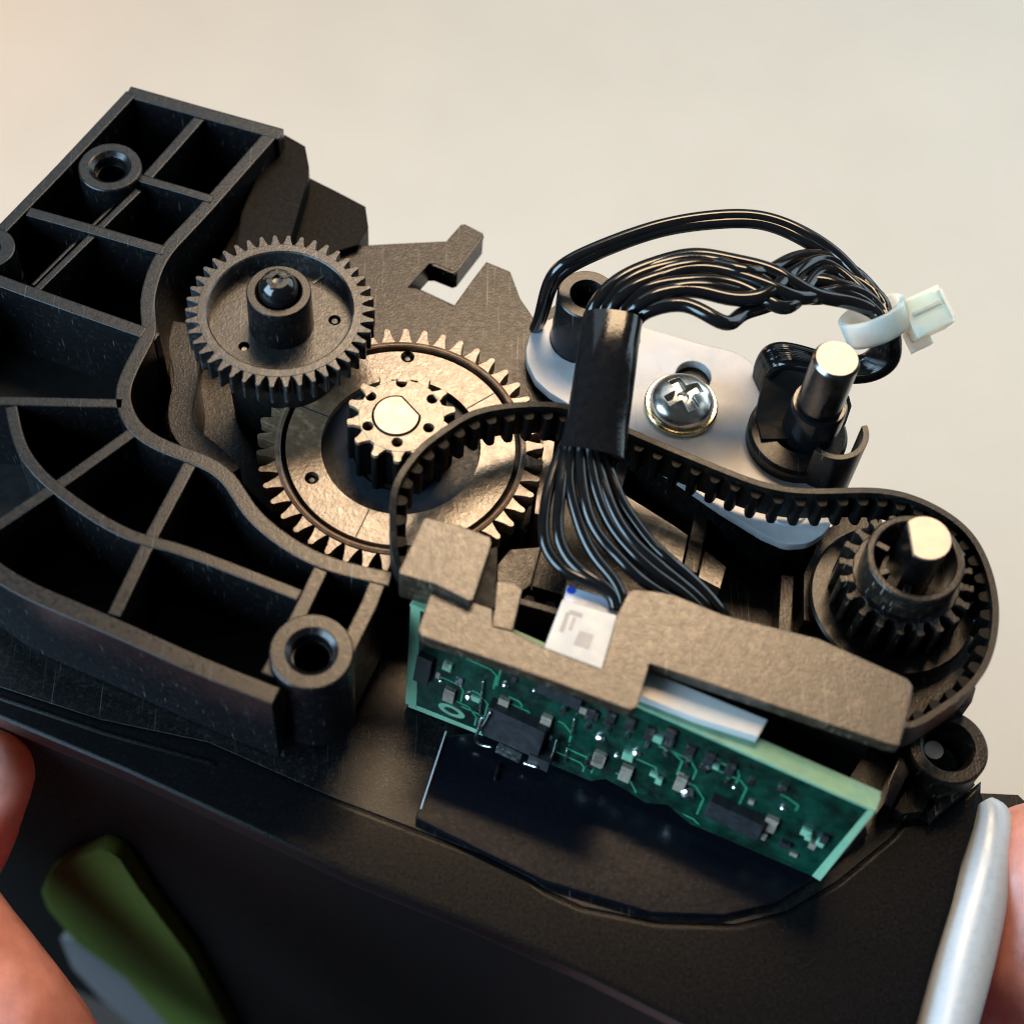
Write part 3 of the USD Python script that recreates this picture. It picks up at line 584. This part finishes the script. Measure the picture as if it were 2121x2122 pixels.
part(har, 'sleeve', sleeve(z4((452, 528), (425, 690), (395, 860), (372, 985), (352, 1100)), (12.5, 11.8, 10.5, 9.6, 8.8), (3.0, 3.0, 3.05, 3.1, 3.3), 1.75), M['sleeve'], smooth=40, label='flattened black heat-shrink sleeve')
# plug
ZC = 6.35
cq = z6((1062, 585), (1375, 678), (1287, 985), (957, 862))
pl = part(har, 'plug', ext(poly(cq, ZC).buffer(-.15).buffer(.15), -2, ZC), M['white'], label='white plastic plug on the circuit board')
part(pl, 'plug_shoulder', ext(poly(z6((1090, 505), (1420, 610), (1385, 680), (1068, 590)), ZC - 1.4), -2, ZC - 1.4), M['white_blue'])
part(pl, 'plug_dot', lathe([(0, ZC - 1.35), (.42, ZC - 1.35), (.45, ZC - 1.6)], U(*z6((1112, 532))[0], ZC - 1.35), 16), mat('blue_dot', (0.02, 0.06, 0.45), 0.4, bevel=0))
def frame2d(pp, t): return pp.difference(pp.buffer(-t))
part(pl, 'plug_recess_shade', ext(poly(z6((1160, 765), (1240, 790), (1210, 870), (1125, 842)), ZC), ZC - .3, ZC + .03), M['white2'])  # flat patch; shade of a recess put into darker white
part(pl, 'plug_mark', ext(unary_union([strip(z6((1100, 655), (1175, 680)), ZC, .45), strip(z6((1095, 660), (1055, 770)), ZC, .4), strip(z6((1130, 690), (1105, 760)), ZC, .3)]), ZC - .3, ZC + .03), M['white2'])  # embossed mark, its shade put into darker white

# ------------------------------------------------------------------ cable tie
tie = thing('cable_tie', 'milky nylon cable tie with a square head holding the wire bundle, upper right', 'cable tie', [*U(1850, 670, 8)[:2], 8])
tc = U(*z4((1552, 540))[0], 11.0)
e1_ = U(*z4((1665, 560))[0], 11.0) - tc; hw = np.linalg.norm(e1_); e1_ /= hw
e2_ = np.array([-e1_[1], e1_[0], 0.0]); e3_ = np.array([0, 0, 1.0])
dirb = U(*z4((1600, 640))[0], 8.0) - U(*z4((1510, 420))[0], 12.5); dirb /= np.linalg.norm(dirb)
aa = e1_ - dirb * np.dot(e1_, dirb); aa /= np.linalg.norm(aa); bb = np.cross(dirb, aa)
K = 48; V = []
for i in range(K):
    a = 2 * np.pi * i / K; rad = aa * math.cos(a) * 3.0 + bb * math.sin(a) * 2.5; o = aa * math.cos(a) * 3.55 + bb * math.sin(a) * 3.05
    V += [tc + rad - dirb * 1.35, tc + o - dirb * 1.35, tc + o + dirb * 1.35, tc + rad + dirb * 1.35]
T = []
for i in range(K):
    a, b = 4 * i, 4 * ((i + 1) % K)
    for j in range(4): T += [[a + j, b + j, b + (j + 1) % 4], [a + j, b + (j + 1) % 4, a + (j + 1) % 4]]
e = trimesh.Trimesh(np.array(V), np.array(T), process=False); trimesh.repair.fix_normals(e)
part(tie, 'strap', e, M['nylon'], smooth=40)
hc = U(*z4((1752, 515))[0], 11.5)
hx = U(*z4((1850, 470))[0], 12.0) - U(*z4((1655, 560))[0], 11.0); hx /= np.linalg.norm(hx)
hz = np.array([.15, -.35, 1.0]); hz -= hx * np.dot(hz, hx); hz /= np.linalg.norm(hz); hy = np.cross(hz, hx)
part(tie, 'tie_head', obox(hc, hx, hy, hz, 4.3, 4.2, 3.6), M['nylon'])
part(tie, 'head_rib', obox(hc + hz * 1.85 + hy * .3, hx, hy, hz, 3.2, .5, .4), M['nylon'])
part(tie, 'head_lip', obox(hc + hx * 2.2, hx, hy, hz, .7, 3.2, 2.7), M['nylon'])
part(tie, 'strap_tail', obox(hc + hy * -1.9 - hz * 1.2 - hx * 1.2, hx, hy, hz, 2.2, 2.2, 1.3), M['nylon'])

# ------------------------------------------------------------------ circuit board
TLp, TRp, BLp, BRp = U(851, 1252, 3.0), U(1812, 1680, 3.0), U(846, 1462, -12.2), U(1697, 1822, -12.2)
ex = TRp - TLp; Lx = np.linalg.norm(ex); ex /= Lx
ey = (TLp - BLp); ey -= ex * np.dot(ey, ex); ey /= np.linalg.norm(ey)
en = np.cross(ex, ey)
if np.dot(en, CAM - TLp) < 0: en = -en
pcb = thing('circuit_board', 'green circuit board standing on edge under the brown bracket, with small components', 'circuit board', [*((BLp + BRp) / 2)])
def onp(x, y): return Uplane(x, y, TLp, en)
board = [onp(851, 1252), onp(1812, 1680), onp(1697, 1822), onp(1440, 1712)] + [onp(*q) for q in z7((560, 1230), (440, 1130), (330, 1120), (240, 1060), (130, 1000))] + [onp(*q) for q in z14((1480, 1425), (1160, 1290), (620, 1060), (0, 800))]
# flat outline in board coordinates -> prism
def inb(p): return (np.dot(p - TLp, ex), np.dot(p - TLp, ey))
b2 = Polygon([inb(p) for p in board]).buffer(0)
def board_prism(p2, n0, n1):
    e = ext(p2, n0, n1); Tm = np.eye(4); Tm[:3, :3] = np.array([ex, ey, en]).T; Tm[:3, 3] = TLp
    e.apply_transform(Tm)
    if np.linalg.det(Tm[:3, :3]) < 0: e.invert()
    return e
part(pcb, 'board', board_prism(b2, -2.2, 0), M['pcb'])
edge = b2.difference(b2.buffer(-0.9))
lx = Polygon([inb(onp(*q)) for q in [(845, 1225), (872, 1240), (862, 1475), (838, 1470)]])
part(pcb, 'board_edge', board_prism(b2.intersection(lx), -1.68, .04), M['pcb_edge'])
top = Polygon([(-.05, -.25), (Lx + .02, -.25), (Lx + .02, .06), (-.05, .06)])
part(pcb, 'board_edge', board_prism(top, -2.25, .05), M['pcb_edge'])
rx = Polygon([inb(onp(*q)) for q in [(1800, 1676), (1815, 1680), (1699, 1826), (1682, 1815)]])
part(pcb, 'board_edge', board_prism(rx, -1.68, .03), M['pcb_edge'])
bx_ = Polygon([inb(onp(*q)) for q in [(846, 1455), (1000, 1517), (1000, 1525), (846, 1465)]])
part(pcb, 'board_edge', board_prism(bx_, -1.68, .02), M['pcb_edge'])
def comp(name, q, w, h, t, material, rot=0.0, label=None):
    p = onp(*q); u, v = inb(p); c, s_ = math.cos(rot), math.sin(rot)
    pts = [(u + c * a - s_ * b, v + s_ * a + c * b) for a, b in ((-w / 2, -h / 2), (w / 2, -h / 2), (w / 2, h / 2), (-w / 2, h / 2))]
    return part(pcb, name, board_prism(Polygon(pts), -.02, t), material, label=label)
def resistor(q, w=1.1, h=2.0, rot=0):
    comp('chip_resistor', q, w, h * .6, .55, M['smd'], rot)
    u, v = inb(onp(*q))
    for sgn in (-1, 1):
        P_ = Polygon([(u - w / 2, v + sgn * h * .4 - h * .12), (u + w / 2, v + sgn * h * .4 - h * .12), (u + w / 2, v + sgn * h * .4 + h * .12), (u - w / 2, v + sgn * h * .4 + h * .12)])
        part(pcb, 'solder_end', board_prism(P_, -.02, .5), M['smd'])
for q in z14((360, 720), (790, 800), (1130, 940), (1560, 1230), (1770, 1345)) + z7((100, 890), (960, 1215), (510, 1010)): resistor(q, 1.15 + random.uniform(-.1, .2), 2.0 + random.uniform(-.2, .3), random.uniform(-.05, .05))
for q, r in zip(z14((510, 745), (800, 655), (1560, 1075), (1850, 1195), (600, 1150), (770, 1190), (280, 620), (1030, 700), (1690, 1220)) + z7((540, 1060), (1020, 1145), (775, 1043), (100, 790), (290, 870), (60, 650)), (.5, .4, .55, .5, .45, .5, .25, .2, .3, .8, .35, .25, .4, .4, .2)):
    s_ = trimesh.creation.icosphere(subdivisions=2, radius=r); s_.vertices = s_.vertices * (1 + .25 * (meshkit.noise(s_.vertices * 3.0 + r * 50) - .5))[:, None] + onp(*q); part(pcb, 'solder_blob', s_, M['solder'], smooth=True)
for q in z7((60, 670), (160, 690), (258, 715), (355, 765), (455, 805), (555, 855), (655, 890), (758, 940)):
    comp('pin_leg', q, .9, 1.9, .4, M['gear_dark'])
    comp('solder_pad', (q[0] - 6, q[1] + 26), .35, .9, .25, M['solder'])
comp('chip', z7((790, 1165))[0], 5.6, 2.6, 1.2, M['ic'], -.02)
comp('chip', z14((900, 960))[0], 6.2, 4.6, 1.4, M['ic'])
comp('chip', z14((1110, 1190))[0], 2.2, 1.6, 1.6, M['ic'])
comp('chip', z14((160, 500))[0], 1.6, 4.0, .8, M['ic'])
comp('chip', z14((1250, 700))[0], 4.5, 1.6, .8, M['ic'])
for k in range(46):
    t_ = rng.uniform(.03, .97); h_ = rng.uniform(.08, .92)
    q = (851 + (1812 - 851) * t_, 1252 + (1680 - 1252) * t_); q2 = (846 + (1697 - 846) * t_, 1462 + (1822 - 1462) * t_)
    q = (q[0] + (q2[0] - q[0]) * h_, q[1] + (q2[1] - q[1]) * h_)
    if not b2.buffer(-1.2).contains(Point(*inb(onp(*q)))): continue
    comp(['small_component', 'solder_pad', 'small_component', 'pad'][k % 4], q, rng.uniform(.3, 1.1), rng.uniform(.4, 1.3), rng.uniform(.12, .6), [M['ic'], M['solder'], M['smd'], M['pcb_edge']][k % 4], rng.uniform(-.05, .05))
for k in range(26):
    u0, v0 = rng.uniform(1.5, Lx - 5), -rng.uniform(2, 15); pts_ = [(u0, v0), (u0 + rng.uniform(.5, 3), v0)]
    pts_.append((pts_[-1][0] + rng.uniform(.3, 1.2), v0 - rng.uniform(.3, 1.5))); pts_.append((pts_[-1][0], pts_[-1][1] - rng.uniform(.5, 3)))
    tr_ = LineString(pts_).buffer(.11, cap_style=2).intersection(b2.buffer(-.5))
    if tr_.area > .1: part(pcb, 'copper_track', board_prism(tr_, -.02, .03), M['track'])
def lead(pts, r=.13):
    part(pcb, 'wire_lead', tube([onp(*q) + en * h for q, h in pts], r, 8, 6), M['solder'], smooth=True)
q = z14((730, 780), (660, 900), (615, 1000), (640, 1030), (740, 1060), (670, 810), (635, 930), (630, 610), (590, 980), (620, 1080), (590, 1190), (1220, 1070), (1160, 1220), (1120, 1230), (1360, 910), (1335, 1040), (1300, 1160), (1285, 1260), (1000, 1180), (1110, 1215), (790, 1060), (975, 1130))
lead([(q[0], 1.6), (q[1], 1.7), (q[2], 1.7), (q[3], 1.7), (q[4], 1.6)]); lead([(q[5], 1.8), (q[6], 1.9), (q[2], 1.7)], .16)
lead([(q[7], .3), (q[8], .3)], .09); lead([(q[9], .4), (q[10], .4)], .2); lead([(q[11], .4), (q[12], .8), (q[13], .8)], .1)
lead([(q[14], .3), (q[15], .3)], .1); lead([(q[16], .3), (q[17], .3)], .09); lead([(q[18], 1.7), (q[19], 1.7)], .2)
comp('crystal_can', z14((880, 1100))[0], 2.6, 1.0, 2.0, M['solder'], -.03)
u, v = inb(onp(*z14((370, 860))[0])); ov = Point(u, v).buffer(1.0)
from shapely import affinity
part(pcb, 'mounting_hole_ring', board_prism(affinity.scale(ov, 1.5, .8).difference(affinity.scale(ov, .8, .42)), -.02, .06), M['pcb_edge'])
lp = poly([(1330, 1385), (1500, 1455), (1590, 1492), (1570, 1528), (1440, 1488), (1318, 1440)], 4.0)
part(pcb, 'white_socket', ext(lp, 1.5, 4.0), M['white'], label='white socket under the bracket edge')

# ------------------------------------------------------------------ bracket
ZK = 6.4
br = thing('board_bracket', 'matte brown-black plastic bracket covering the top of the circuit board', 'bracket', [*U(1400, 1350, ZK)[:2], 3])
main = z6((330, 490), (540, 600), (660, 640), (660, 742), (780, 772), (955, 862), (1287, 988), (1372, 680), (1440, 545), (1470, 530), (1590, 540), (1700, 560)) + z7((720, 180), (1200, 300), (1640, 500), (1668, 540), (1640, 680), (1600, 835), (1560, 830), (345, 420), (345, 440), (290, 640), (250, 655)) + z6((1440, 1215), (1000, 1050), (600, 910), (260, 795), (238, 760), (262, 690))
mp2 = poly(main, ZK).buffer(-.25).buffer(.5).buffer(-.25)
part(br, 'plate', ext(mp2, ZK - 1.6, ZK), M['bracket'])
tabp = poly(z6((275, 115), (480, 165), (650, 230), (655, 270), (545, 600), (330, 495), (122, 437)), ZK + 1.2).buffer(-.3).buffer(.3)
part(br, 'tab', ext(tabp, ZK - 3.5, ZK + 1.2), M['bracket'])
part(br, 'tab_shaded_side', ext(poly(z6((640, 300), (690, 285), (680, 640), (545, 605)), ZK - .5), ZK - 5, ZK - .5), M['deep'])  # shaded side of the tab, shade put into near-black colour
part(br, 'clip', ext(poly(z6((690, 480), (790, 490), (832, 530), (775, 765), (660, 738)), ZK - .6), ZK - 6, ZK - .6), M['bracket'])
skirt = LineString(XY(z7((345, 400), (1000, 620), (1560, 800)), ZK)).buffer(.5, cap_style=2)
part(br, 'skirt', ext(affinity.translate(skirt, 0, 2.6), ZD + .3, ZK - 1.62), M['deep'])  # black sheet extended down to keep the gap under the bracket dark
skirt = LineString(XY(z6((330, 780), (1000, 1010), (1430, 1180)), ZK)).buffer(.5, cap_style=2)
part(br, 'skirt', ext(affinity.translate(skirt, 0, 2.0), ZK - 5, ZK - 1.62), M['black'])

# ------------------------------------------------------------------ green pad on the front wall
A_, B_ = U(259, 1597, ZD), U(725, 1814, ZD); d_ = B_ - A_; d_ /= np.linalg.norm(d_)
wn = np.cross(d_, [0, 0, 1.0]);
if np.dot(wn, CAM - A_) < 0: wn = -wn
wn[2] = 0; wn /= np.linalg.norm(wn)
wall_p = A_ - wn * .8
pad = thing('foam_pad', 'olive green foam pad with a pale backing on the dark front wall, lower left', 'pad', [*Uplane(300, 2000, wall_p, wn)])
def wallslab(pts, off, t):
    P0 = wall_p + wn * off
    pp = np.array([Uplane(x, y, P0, wn) for x, y in pts])
    e1w, e2w = d_, np.array([0, 0, 1.0])
    q = Polygon([(np.dot(p - P0, e1w), np.dot(p - P0, e2w)) for p in pp]).buffer(-1.6).buffer(2.6).buffer(-1.0)
    e = ext(q, -t, 0); Tm = np.eye(4); Tm[:3, :3] = np.array([e1w, e2w, wn]).T; Tm[:3, 3] = P0; e.apply_transform(Tm)
    if np.linalg.det(Tm[:3, :3]) < 0: e.invert()
    return e
part(pad, 'foam', wallslab(z8((165, 860), (190, 800), (260, 745), (440, 678), (470, 720), (560, 860), (760, 1130), (960, 1500), (760, 1500), (500, 1210), (300, 1065), (190, 930)), 1.6, 2.0), M['green'], smooth=60)
part(pad, 'backing', wallslab(z8((240, 1050), (340, 1075), (490, 1170), (700, 1394), (800, 1500), (640, 1500), (400, 1290), (290, 1170)), 1.0, 1.2), M['pale'], smooth=60)

# ------------------------------------------------------------------ hand
def hull_chain(chains):
    tot = m3.Manifold()
    for ch_ in chains:
        for (p, r), (q, s_) in zip(ch_[:-1], ch_[1:]):
            a = m3.Manifold.sphere(r, 32).translate(tuple(map(float, p))); b = m3.Manifold.sphere(s_, 32).translate(tuple(map(float, q)))
            tot = tot + m3.Manifold.batch_hull([a, b])
    return tot
thumb = [(U(2155, 1815, -19), 7.6), (U(2150, 1980, -24), 8.4), (U(2150, 2200, -45), 9.6), (U(1950, 2500, -70), 12), (U(1300, 2700, -95), 16)]
fa = [(U(-25, 1605, -24), 4.9), (U(-90, 1720, -34), 6.4), (U(-200, 1900, -48), 7.6), (U(-100, 2300, -80), 9), (U(400, 2700, -95), 15)]
fb = [(U(-160, 1930, -24), 8.0), (U(-30, 2120, -28), 8.8), (U(110, 2330, -40), 9.4), (U(400, 2650, -75), 12), (U(700, 2750, -95), 16)]
fc = [(U(-160, 1640, -40), 6.4), (U(-230, 1800, -52), 7.2), (U(-200, 2200, -85), 8.5), (U(400, 2700, -98), 15)]
palm = [(U(300, 2700, -98), 15), (U(800, 2750, -100), 17), (U(1400, 2750, -98), 16)]
hand = hull_chain([thumb, fa, fb, fc, palm]).refine_to_length(2.0)
hmsh = hand.to_mesh(); he = trimesh.Trimesh(hmsh.vert_properties[:, :3], hmsh.tri_verts)
trimesh.smoothing.filter_taubin(he, iterations=12)
he.vertices += (meshkit.fbm(he.vertices * .35, 3)[:, None] - .5) * .5 * he.vertex_normals
pers = thing('person', 'bare hand gripping the machine housing from below, fingertips at both lower edges', 'person', [*he.bounds.mean(0)[:2], he.bounds[0][2]])
part(pers, 'hand', he, M['skin'], smooth=True)
